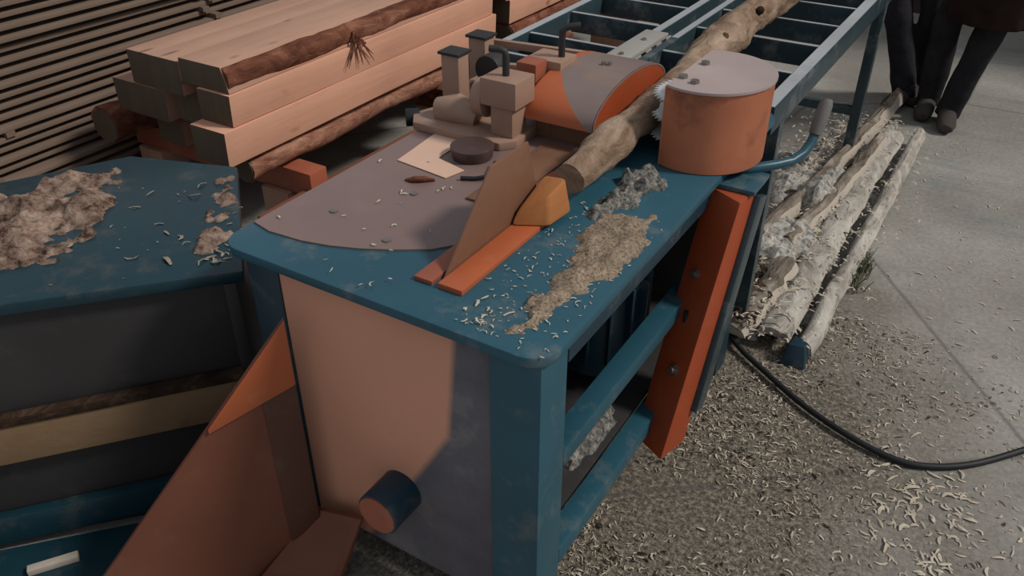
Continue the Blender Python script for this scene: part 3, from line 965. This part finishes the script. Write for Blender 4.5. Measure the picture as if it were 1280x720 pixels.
# ------------------------------------------------------------------ stickered stack of boards at the far left
NTH = ['', 'second ', 'third ', 'fourth ', 'fifth ', 'sixth ', 'seventh ', 'eighth ', 'ninth ', 'tenth ', 'eleventh ', 'twelfth ', 'thirteenth ']
ORD = [(w_ + 'lowest').strip() for w_ in NTH] + [(w_ + 'from top') for w_ in NTH[:0:-1]] + ['topmost']
PIT = 0.0385
ZB = 0.12
for i in range(26):
    z0 = ZB + i * PIT
    dx = R.uniform(-0.03, 0.02)
    m = MB()
    n = 10
    vs, fs = [], []
    ph = R.uniform(0, 6)
    for k in range(n + 1):
        y = 0.55 + R.uniform(-0.0, 0.0) + 5.2 * k / n
        b_ = 0.0
        ex = 0.006 * math.sin(y * 0.9 + ph)
        vs += [(-3.46, y, z0), (-3.14 + dx + ex, y, z0), (-3.14 + dx + ex, y, z0 + 0.0185), (-3.46, y, z0 + 0.0185)]
    for k in range(n):
        o = 4 * k
        for a, c_ in ((0, 1), (1, 2), (2, 3), (3, 0)):
            fs.append((o + a, o + c_, o + 4 + c_, o + 4 + a))
    fs += [(3, 2, 1, 0), (4 * n, 4 * n + 1, 4 * n + 2, 4 * n + 3)]
    m.add(vs, fs)
    ob = m.build('board', M['slat'], None, 0.002)
    tag(ob, 'long grey brown board, ' + ORD[i] + ' in the spaced stack at far left', 'board', 'boards of the spaced stack')
    if i < 25:
        for k, yk in enumerate((1.4, 2.6, 4.2)):
            yy = yk + R.uniform(-0.12, 0.12)
            st = MB().box(-3.45, -3.135 + R.uniform(-0.005, 0.018), yy, yy + 0.035, z0 + 0.0187, z0 + PIT - 0.0002).build('spacer_stick', M['slat'])
            tag(st, 'spacer stick on the ' + ORD[i] + ' board at far left, ' + ('nearest', 'middle', 'farthest')[k] + ' one', 'spacer stick', 'spacer sticks of the board stack')
for yk in (0.9, 2.4, 3.9, 5.2):
    tag(MB().box(-3.46, -3.12, yk, yk + 0.1, 0, ZB - 0.0005).build('bearer', M['slat'], None, 0.004), 'bearer under the spaced board stack', 'bearer beam', 'bearers under the spaced boards')

# ------------------------------------------------------------------ blue machine bed, front left
A = Vector((-1.72, 0.70))
B = Vector((-1.380, 1.068))
dv = (B - A).normalized()
nv = Vector((dv.y, -dv.x))
BZ = 0.72
bed = thing('blue_machine_bed', 'dark blue flat machine bed with wood chips at the left, tan board along its side', 'machine bed', (-1.8, 1.1, 0))
A2 = A - dv * 0.75
C_ = Vector((-1.81, 1.455))
D_ = Vector((-2.13, 1.345))
D2 = Vector((-2.30, 1.02))
D3 = Vector((-2.62, 0.62))
poly = [A2, B, C_, D_, D2, D3]
bt = MB().extrude([(p.x, p.y, BZ - 0.03) for p in poly], (0, 0, 0.03)).build('bed_top', M['teal_bed'], bed, 0.006)


def side(s0, s1, z0, z1, off, th, nm, mat, bev=0.003, par=None, dz_=0.0):
    a = A + dv * s0 + nv * off
    b_ = A + dv * s1 + nv * off
    m = MB().add([(a.x, a.y, z0), (b_.x, b_.y, z0 + dz_), (b_.x, b_.y, z1 + dz_), (a.x, a.y, z1),
                  (a.x - nv.x * th, a.y - nv.y * th, z0), (b_.x - nv.x * th, b_.y - nv.y * th, z0 + dz_), (b_.x - nv.x * th, b_.y - nv.y * th, z1 + dz_), (a.x - nv.x * th, a.y - nv.y * th, z1)],
                 [(0, 1, 2, 3), (7, 6, 5, 4), (0, 4, 5, 1), (1, 5, 6, 2), (2, 6, 7, 3), (3, 7, 4, 0)])
    return m.build(nm, mat, par or bed, bev)


side(-0.75, 0.48, 0.0, BZ - 0.03, -0.02, 0.02, 'side_panel', M['charcoal'])
side(-0.75, 0.48, 0.0, 0.085, 0.015, 0.03, 'foot_rail', M['teal_bed'], dz_=0.06)
side(-0.75, 0.20, 0.0, 0.018, 0.175, 0.155, 'base_plate', M['teal_bed'])
tb_ = side(-0.75, 0.47, 0.255, 0.365, 0.012, 0.028, 'rub_board', M['tan_board'], dz_=0.055)
part_label(tb_, 'tan wooden board along the side of the bed')
part_label(side(-0.75, 0.47, 0.367, 0.392, 0.016, 0.028, 'board_edge', M['dark_bark'], dz_=0.055), 'dark bark edge above the tan board')
e0, e1 = B - dv * 0.02, C_ - (C_ - D_).normalized() * 0.03
MB().add([(e0.x, e0.y, 0), (e1.x, e1.y, 0), (e1.x, e1.y, BZ - 0.03), (e0.x, e0.y, BZ - 0.03), (e0.x - 0.02, e0.y - 0.02, 0), (e1.x - 0.02, e1.y - 0.02, 0), (e1.x - 0.02, e1.y - 0.02, BZ - 0.03), (e0.x - 0.02, e0.y - 0.02, BZ - 0.03)],
         [(0, 1, 2, 3), (7, 6, 5, 4), (0, 4, 5, 1), (1, 5, 6, 2), (2, 6, 7, 3), (3, 7, 4, 0)]).build('end_panel', M['charcoal'], bed, 0.002)
hp = heap('chip_heap', M['chips_dark'], [(-2.02, 0.70), (-1.88, 0.72), (-1.77, 0.86), (-1.80, 0.99), (-1.95, 1.20), (-2.08, 1.28), (-2.18, 1.10), (-2.28, 0.90), (-2.20, 0.76)], BZ, 0.030, 0.007, 0.09, 2.0, 11, None, 0.002)
tag(hp, 'brown wood chip heap on the dark blue bed at far left', 'wood chips', kind='stuff')
hp = heap('chip_drift', M['chips_dark'], [(-1.53, 1.05), (-1.46, 1.11), (-1.60, 1.27), (-1.78, 1.42), (-1.84, 1.40), (-1.68, 1.22)], BZ, 0.016, 0.006, 0.05, 2.2, 17, None, 0.002)
tag(hp, 'thin drift of chips at the right end of the dark blue bed', 'wood chips', kind='stuff')
sp = []
for _ in range(60):
    u, v = R.random(), R.random()
    p = A.lerp(B, u * 1.0) .lerp(D2.lerp(C_, u), 0.06 + v * 0.86)
    sp.append((p.x, p.y, BZ + 0.001, R.choice((0.006, 0.010, 0.018, 0.028))))
for _ in range(14):
    p = A.lerp(B, R.gauss(0.87, 0.05)).lerp(C_, 0.08 + abs(R.gauss(0, 0.12)))
    sp.append((p.x, p.y, BZ + 0.001, R.uniform(0.012, 0.035)))
tag(flakes('bed_shavings', M['chip_dull'], sp), 'pale shavings strewn on the dark blue bed', 'wood shavings', kind='stuff')

# ------------------------------------------------------------------ orange chute between the bed and the saw
P1, P2 = Vector((-1.137, 0.955, 0.7435)), Vector((-1.445, 0.565, 0.135))
PR = Vector((-1.151, 0.955, 0.168))
ct = thing('orange_chute', 'orange folded sheet guard leaning down to the floor before the left leg of the saw', 'guard', (-1.28, 0.8, 0))
dh = Vector((P1.x - P2.x, P1.y - P2.y, 0)).normalized()
nn = Vector((dh.y, -dh.x, 0))


def on_sheet(u, z, off=0.0):
    # u metres along the sheet from its fold towards the lower left, z height
    return Vector((P1.x, P1.y, 0)) - dh * u + nn * off + Vector((0, 0, z))


LS = (Vector((P1.x - P2.x, P1.y - P2.y))).length
zt = lambda u: P1.z + (P2.z - P1.z) * u / LS
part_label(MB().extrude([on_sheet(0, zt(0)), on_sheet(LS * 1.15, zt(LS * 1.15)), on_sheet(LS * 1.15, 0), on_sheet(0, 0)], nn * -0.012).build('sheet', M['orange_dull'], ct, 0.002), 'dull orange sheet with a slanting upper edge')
part_label(MB().extrude([on_sheet(0, zt(0), 0.0005), on_sheet(0.195, zt(0.195), 0.0005), on_sheet(0.195, zt(0.195) - 0.012, 0.0005), on_sheet(0.0, 0.575, 0.0005)], nn * 0.006).build('lit_corner', M['orange'], ct, 0.002), 'upper corner of the sheet painted as lit orange')  # brighter orange painted in for the light the upper lip catches
part_label(MB().extrude([on_sheet(0.075, 0.555, 0.0005), on_sheet(0.0, 0.572, 0.0005), on_sheet(0.0, 0.13, 0.0005), on_sheet(0.075, 0.10, 0.0005)], nn * 0.004).build('edge_strip', M['brown_strip'], ct, 0.0015), 'dark brown strip along the fold')
part_label(MB().add([PR + Vector((0, 0.004, 0)), (-1.0, 0.957, 0.222), (-1.055, 0.89, 0.0), (-1.235, 0.80, 0.0),
                     PR + Vector((0, 0.016, 0)), (-1.0, 0.969, 0.222), (-1.050, 0.902, 0.0), (-1.235, 0.815, 0.0)],
                    [(0, 1, 2, 3), (7, 6, 5, 4), (0, 4, 5, 1), (1, 5, 6, 2), (2, 6, 7, 3), (3, 7, 4, 0)]).build('foot_flap', M['orange_dull'], ct, 0.001), 'small orange flap folded out at the foot')
tag(MB().bar((-1.72, 0.525, 0.0275), (-1.655, 0.62, 0.0275), 0.022, 0.018).build('wood_stick', M['pale_wood'], None, 0.002), 'short pale stick lying on the blue base plate at the lower left corner', 'stick')

# ------------------------------------------------------------------ slabs and debris right of the conveyor
def slab(name, p0, p1, wd, th, label, seed, curve=0.02, mat=None, barkmat=None, tilt=0.0, ragged=0.14):
    p0, p1 = Vector(p0), Vector(p1)
    root = thing(name, label, 'slab', p0)
    d = (p1 - p0).normalized()
    a = d.cross(Vector((0, 0, 1))).normalized()
    n, k = 46, 9
    m, mb_ = MB(), MB()
    for which, mm in ((0, m), (1, mb_)):
        vs, fs = [], []
        for i in range(n + 1):
            t = i / n
            c = p0.lerp(p1, t) + a * (curve * math.sin(t * 3.1) + 0.012 * noise.noise(Vector((t * 8, seed, 0))))
            ww = wd * (0.9 + ragged * noise.noise(Vector((t * 7, seed, 3))) + ragged * noise.noise(Vector((t * 25, seed, 8))))
            for j in range(k):
                u = j / (k - 1) * 2 - 1
                hz = th * math.sqrt(max(0, 1 - u * u)) * (1 + 0.22 * noise.noise(Vector((t * 14, u * 2, seed))))
                if which == 0:
                    vs.append(c + a * (u * ww / 2) + Vector((0, 0, (hz * 0.96 if 0 < j < k - 1 else 0) + u * tilt)))
                else:
                    vs.append(c + a * (u * ww * 0.42) + Vector((0, 0, max(hz * 1.0, 0.002) + (0.004 if abs(u) < 0.8 else -0.008) + u * tilt)))
        for i in range(n):
            for j in range(k - 1):
                fs.append((i * k + j, i * k + j + 1, (i + 1) * k + j + 1, (i + 1) * k + j))
        if which == 0:
            b0 = len(vs)
            vs2 = []
            for i in range(n):
                fs.append((i * k, (i + 1) * k, (i + 1) * k + k - 1, i * k + k - 1))
            fs.append(tuple(range(k)))
            fs.append(tuple(n * k + j for j in range(k))[::-1])
        mm.add(vs, fs)
    m.build('slab_wood', mat or M['pale_wood'], root)
    if barkmat:
        mb_.build('bark', barkmat, root)
    return root


tag(heap('shavings_heap', M['shaving_pile'], [(-0.74, 2.42), (-0.60, 2.32), (-0.42, 2.36), (-0.34, 2.60), (-0.36, 3.2), (-0.36, 4.2), (-0.45, 4.6), (-0.70, 4.5), (-0.95, 3.9), (-0.95, 3.0), (-0.85, 2.6)],
         0.0, 0.12, 0.015, 0.20, 1.5, 21, None, 0.003), 'pale grey heap of shavings on the floor along the conveyor', 'wood shavings', kind='stuff')
slab('wood_slab', (-0.345, 2.40, 0.02), (-0.335, 4.45, 0.04), 0.075, 0.055, 'long narrow pale slab at the right edge of the debris on the floor', 1, 0.004, ragged=0.05, mat=M['slab_grey'])
slab('wood_slab', (-0.445, 2.40, 0.055), (-0.44, 4.3, 0.085), 0.125, 0.03, 'broad pale slab left of the narrow edge slab, partly under shavings', 2, -0.008, M['slab_grey'], None, ragged=0.1)
slab('bark_slab', (-0.70, 2.72, 0.075), (-0.525, 4.85, 0.06), 0.085, 0.075, 'grey barked pole running through the debris towards the dark trousered workers', 3, 0.02, M['pale_wood'], M['bark_grey'])
slab('bark_slab', (-0.575, 2.95, 0.085), (-0.475, 4.15, 0.10), 0.08, 0.045, 'short barked slab with dark edge lying on the debris heap', 4, 0.015, M['pale_wood'], M['bark_grey'])
slab('wood_slab', (-0.575, 2.36, 0.04), (-0.53, 2.80, 0.10), 0.11, 0.03, 'short tilted slab end at the near tip of the debris heap', 6, 0.01, M['pale_wood'], M['bark_grey'])
# strewn big pieces
tag(MB().add([(-0.40, 2.33, 0.0), (-0.315, 2.34, 0), (-0.32, 2.42, 0), (-0.39, 2.43, 0), (-0.385, 2.36, 0.07), (-0.335, 2.365, 0.075), (-0.335, 2.41, 0.07), (-0.38, 2.42, 0.07)],
             [(0, 1, 5, 4), (1, 2, 6, 5), (2, 3, 7, 6), (3, 0, 4, 7), (4, 5, 6, 7), (3, 2, 1, 0)]).build('dark_offcut', M['teal_dark'], None, 0.004),
    'dark square offcut at the near end of the long pale slab', 'offcut')
mg = MB()
for _ in range(120):
    a = R.uniform(0, 6.28)
    c = Vector((-0.305 + R.gauss(0, 0.018), 3.02 + R.gauss(0, 0.05), 0.0))
    mg.tube([c, c + Vector((math.cos(a) * 0.012, math.sin(a) * 0.02, 0.035)), c + Vector((math.cos(a) * 0.03, math.sin(a) * 0.045, 0.05 + 0.03 * R.random()))], [0.0022, 0.002, 0.0006], 4)
mm_, nt_, bb_ = new_mat('green_needles', 0.8)
nt_.links.new(ramp(nt_, nz(nt_, 20), [(0.3, (0.05, 0.055, 0.03)), (0.7, (0.15, 0.15, 0.085))]), bb_.inputs['Base Color'])
tag(mg.build('needle_tuft', mm_), 'dull green tuft of needles beside the long pale slab', 'needle tuft', kind='stuff')

# sawdust on the floor
sp, sq, sd_ = [], [], []
for _ in range(13000):
    t = abs(R.gauss(0, 0.42))
    y = R.uniform(1.1, 2.75)
    x = -0.62 + t + 0.12 * (y - 1.6)
    if noise.noise(Vector((x * 3.5, y * 3.5, 4))) < R.uniform(-0.5, 0.4):
        continue
    (sp if R.random() < 0.38 else sd_ if R.random() < 0.4 else sq).append((x, y, 0.001, R.choice((0.003, 0.004, 0.006, 0.008, 0.012, 0.016))))
for _ in range(1100):
    sp.append((R.uniform(-0.35, 1.2), R.uniform(1.2, 4.6), 0.001, R.choice((0.004, 0.006, 0.010, 0.018))))
for _ in range(260):
    t = R.random()
    sp.append((0.0 + t * 0.30 + R.gauss(0, 0.06), 1.78 - 0.35 * t + 0.5 * R.random(), 0.001, R.uniform(0.010, 0.030)))
tag(flakes('floor_shavings', M['chip'], sp), 'pale curled shavings strewn over the concrete right of the saw', 'wood shavings', kind='stuff')
tag(flakes('dark_bark_crumbs', M['dark_bark'], sd_), 'dark bark crumbs trodden among the shavings on the floor', 'bark crumbs', kind='stuff')
tag(flakes('fine_floor_shavings', M['chip_dull'], sq), 'fine dull brown shavings trodden into the floor right of the saw', 'wood shavings', kind='stuff')
sp = []
for _ in range(2600):
    y = R.uniform(2.35, 4.5)
    sp.append((R.gauss(-0.58, 0.13), y, 0.05 + 0.06 * R.random(), R.uniform(0.008, 0.03)))
tag(flakes('heap_shavings', M['chip'], sp), 'pale flakes on top of the debris heap along the conveyor', 'wood shavings', kind='stuff')

sp = []
for _ in range(260):
    sp.append((R.gauss(-0.62, 0.07), R.uniform(2.35, 3.6), 0.06 + 0.06 * R.random(), R.uniform(0.02, 0.055)))
tag(flakes('bark_scraps', M['dark_bark'], sp), 'dark bark scraps strewn over the debris heap beside the belt guard', 'bark scraps', kind='stuff')

# power cable
cp = [(-0.70, 2.62, 0.03), (-0.64, 2.46, 0.03), (-0.55, 2.34, 0.022), (-0.41, 2.24, 0.018), (-0.27, 2.15, 0.018), (-0.12, 2.085, 0.017), (0.0, 2.06, 0.014), (0.09, 2.075, 0.012), (0.2, 2.15, 0.010), (0.33, 2.30, 0.010), (0.6, 2.65, 0.010), (1.1, 3.2, 0.010)]
sm = []
for i in range(len(cp) - 1):
    a, b_ = Vector(cp[max(i - 1, 0)]), Vector(cp[i])
    c, d = Vector(cp[i + 1]), Vector(cp[min(i + 2, len(cp) - 1)])
    for k in range(6):
        t = k / 6
        sm.append(0.5 * ((2 * b_) + (c - a) * t + (2 * a - 5 * b_ + 4 * c - d) * t * t + (3 * b_ - a - 3 * c + d) * t ** 3))
tag(MB().tube(sm, 0.0095, 10).build('power_cable', M['black']), 'black power cable curving across the sawdust on the floor', 'cable')


# ------------------------------------------------------------------ workers
def lerp_path(pts, rads, per=6):
    out_p, out_r = [], []
    for i in range(len(pts) - 1):
        a, b_ = Vector(pts[i]), Vector(pts[i + 1])
        for k in range(per):
            t = k / per
            s_ = t * t * (3 - 2 * t) if per > 1 else t
            out_p.append(a.lerp(b_, t))
            out_r.append(rads[i] + (rads[i + 1] - rads[i]) * s_)
    out_p.append(Vector(pts[-1]))
    out_r.append(rads[-1])
    return out_p, out_r


def person(name_loc, hips, legs, face, label, coat, tone):
    """legs: two of (hip, knee, ankle, toe direction)"""
    root = thing('person', label, 'person', name_loc)
    hx = Vector(hips)
    f = Vector((face[0], face[1], 0)).normalized()
    s = Vector((-f.y, f.x, 0))
    neck = hx + Vector((0, 0, 0.56)) + f * 0.02
    head = neck + Vector((0, 0, 0.17)) + f * 0.03
    body = MB()
    torso = [hx + Vector((0, 0, -0.06)), hx + Vector((0, 0, 0.08)), hx + Vector((0, 0, 0.22)), hx + Vector((0, 0, 0.38)), hx + Vector((0, 0, 0.50)), neck, neck + Vector((0, 0, 0.09))]
    body.tube(torso, [(0.15, 0.10), (0.16, 0.105), (0.14, 0.095), (0.165, 0.11), (0.15, 0.09), (0.055, 0.06), (0.05, 0.055)], 20, up=s)
    body.ell(head, (0.077, 0.077, 0.112))
    body.ell(head + f * 0.022 + Vector((0, 0, -0.055)), (0.058, 0.058, 0.055))
    body.ell(head + f * 0.088 + Vector((0, 0, -0.012)), (0.014, 0.014, 0.024), 10, 8)
    for k in (-1, 1):
        body.ell(head + s * 0.078 * k + Vector((0, 0, -0.005)), (0.014, 0.018, 0.03), 10, 8)
    arms = []
    for k in (-1, 1):
        sh = neck + s * 0.185 * k + Vector((0, 0, -0.06))
        el = sh + Vector((0, 0, -0.28)) + s * 0.045 * k + f * 0.02
        wr = el + Vector((0, 0, -0.20)) + f * 0.15 - s * 0.02 * k
        arms.append((sh, el, wr))
        pth_, rr_ = lerp_path([sh, el, wr], [0.056, 0.042, 0.029])
        body.tube(pth_, rr_, 14)
        hd_ = (wr - el).normalized()
        palm = wr + hd_ * 0.05
        body.tube([wr - hd_ * 0.02, wr + hd_ * 0.02, palm + hd_ * 0.035], [(0.028, 0.018), (0.036, 0.017), (0.040, 0.014)], 12, up=f)
        for q_, (off, ln) in enumerate(((-0.028, 0.070), (-0.010, 0.080), (0.010, 0.075), (0.027, 0.058))):
            b0 = palm + hd_ * 0.03 + f * off
            b1 = b0 + hd_ * ln * 0.55 - s * 0.006 * k
            b2 = b1 + (hd_ * 0.7 - s * 0.5 * k).normalized() * ln * 0.45
            body.tube([b0, b1, b2], [0.0095, 0.009, 0.007], 8)
        tb0 = wr + hd_ * 0.025 + f * 0.03
        body.tube([tb0, tb0 + hd_ * 0.03 + f * 0.022, tb0 + hd_ * 0.06 + f * 0.026], [0.012, 0.0105, 0.008], 8)
    for (h_, kn, an, td) in legs:
        pth_, rr_ = lerp_path([h_, kn, an], [0.078, 0.052, 0.036])
        body.tube(pth_, rr_, 14)
        td = Vector((td[0], td[1], 0)).normalized()
        body.tube([Vector(an) - td * 0.03 + Vector((0, 0, -0.01)), Vector(an) + td * 0.06 + Vector((0, 0, -0.035)), Vector(an) + td * 0.14 + Vector((0, 0, -0.055))], [0.035, 0.035, 0.02], 12)
    bo = body.build('body', M['skin'], root)
    remesh(bo, 0.006, 4)
    # face details
    for k in (-1, 1):
        MB().ell(head + f * 0.070 + s * 0.031 * k + Vector((0, 0, 0.008)), (0.0105, 0.0105, 0.008), 10, 8).build('eye', M['charcoal'], root)
    MB().tube([head + f * 0.078 - s * 0.024 + Vector((0, 0, -0.056)), head + f * 0.083 + Vector((0, 0, -0.058)), head + f * 0.078 + s * 0.024 + Vector((0, 0, -0.056))], [0.003, 0.006, 0.003], 8).build('mouth', M['rust'], root)
    hr = MB().ell(head - f * 0.016 + Vector((0, 0, 0.030)), (0.083, 0.083, 0.094))
    remesh(hr.build('hair', M['hair'], root), 0.008, 3)
    # trousers
    tr = MB()
    tr.tube([hx + Vector((0, 0, 0.10)), hx, hx + Vector((0, 0, -0.11))], [(0.165, 0.115), (0.178, 0.125), (0.165, 0.115)], 22, up=s)
    for (h_, kn, an, td) in legs:
        h_, kn, an = Vector(h_), Vector(kn), Vector(an)
        low = an + Vector((0, 0, 0.0))
        pth_, rr_ = lerp_path([h_, kn, kn.lerp(low, 0.55), low + Vector((0, 0, -0.03))], [0.105, 0.072, 0.068, 0.064], 9)
        for i in range(len(pth_)):
            rr_[i] *= 1 + 0.10 * noise.noise(pth_[i] * 9 + Vector((h_.x * 7, 0, 0)))
        tr.tube(pth_, rr_, 20, wob=0.07, seed=int(abs(an.x * 50)))
    to = tr.build('trousers', M['trouser'], root)
    remesh(to, 0.011, 3)
    # shoes
    for (h_, kn, an, td) in legs:
        td = Vector((td[0], td[1], 0)).normalized()
        an = Vector(an)
        g = Vector((an.x, an.y, 0))
        sh_ = MB()
        sh_.tube([g - td * 0.075 + Vector((0, 0, 0.040)), g - td * 0.05 + Vector((0, 0, 0.052)), g + Vector((0, 0, 0.062)), g + td * 0.07 + Vector((0, 0, 0.050)), g + td * 0.14 + Vector((0, 0, 0.040)), g + td * 0.185 + Vector((0, 0, 0.032))],
                 [(0.034, 0.030), (0.048, 0.040), (0.056, 0.044), (0.046, 0.048), (0.036, 0.048), (0.024, 0.034)], 18)
        sh_.tube([g + Vector((0, 0, 0.06)), g + Vector((0, 0, 0.13))], [0.052, 0.050], 18)
        so = sh_.build('shoe', M['shoe'], root)
        remesh(so, 0.007, 3)
    # jacket or knee length coat with sleeves
    jk = MB()
    pth_ = [hx + Vector((0, 0, z)) for z in (-0.10, 0.08, 0.22, 0.38, 0.49, 0.555)]
    rr_ = [(0.192, 0.14), (0.185, 0.13), (0.17, 0.12), (0.188, 0.132), (0.175, 0.115), (0.075, 0.075)]
    if coat:
        pth_ = [hx + Vector((0, 0, z)) for z in (-0.40, -0.25)] + pth_
        rr_ = [(0.20, 0.155), (0.20, 0.15)] + rr_
    jk.tube(pth_, rr_, 26, up=s, wob=0.05, seed=3)
    for sh, el, wr in arms:
        a_, b_ = lerp_path([sh, el, el.lerp(wr, 0.92)], [0.078, 0.060, 0.047])
        jk.tube(a_, b_, 16, wob=0.06)
    jo = jk.build('coat' if coat else 'jacket', tone, root)
    remesh(jo, 0.011, 4)
    return root


person((-0.56, 5.10, 0), (-0.66, 5.22, 0.95),
       [((-0.75, 5.20, 0.90), (-0.645, 5.02, 0.48), (-0.505, 5.0, 0.075), (-0.35, -1)),
        ((-0.57, 5.20, 0.90), (-0.475, 5.08, 0.50), (-0.475, 5.15, 0.075), (0.1, -1))],
       (-0.3, -1), 'person in dark jacket and trousers standing by the far debris, left of the coated worker', False, M['coat'])
person((-0.3, 4.9, 0), (-0.20, 4.82, 0.95),
       [((-0.29, 4.84, 0.90), (-0.385, 4.92, 0.50), (-0.375, 4.95, 0.075), (0.0, -1)),
        ((-0.11, 4.82, 0.90), (-0.175, 4.82, 0.52), (-0.262, 4.84, 0.075), (0.15, -1))],
       (-0.2, -1), 'person in long dark brown coat and dark trousers, right of the other worker', True, M['coat'])
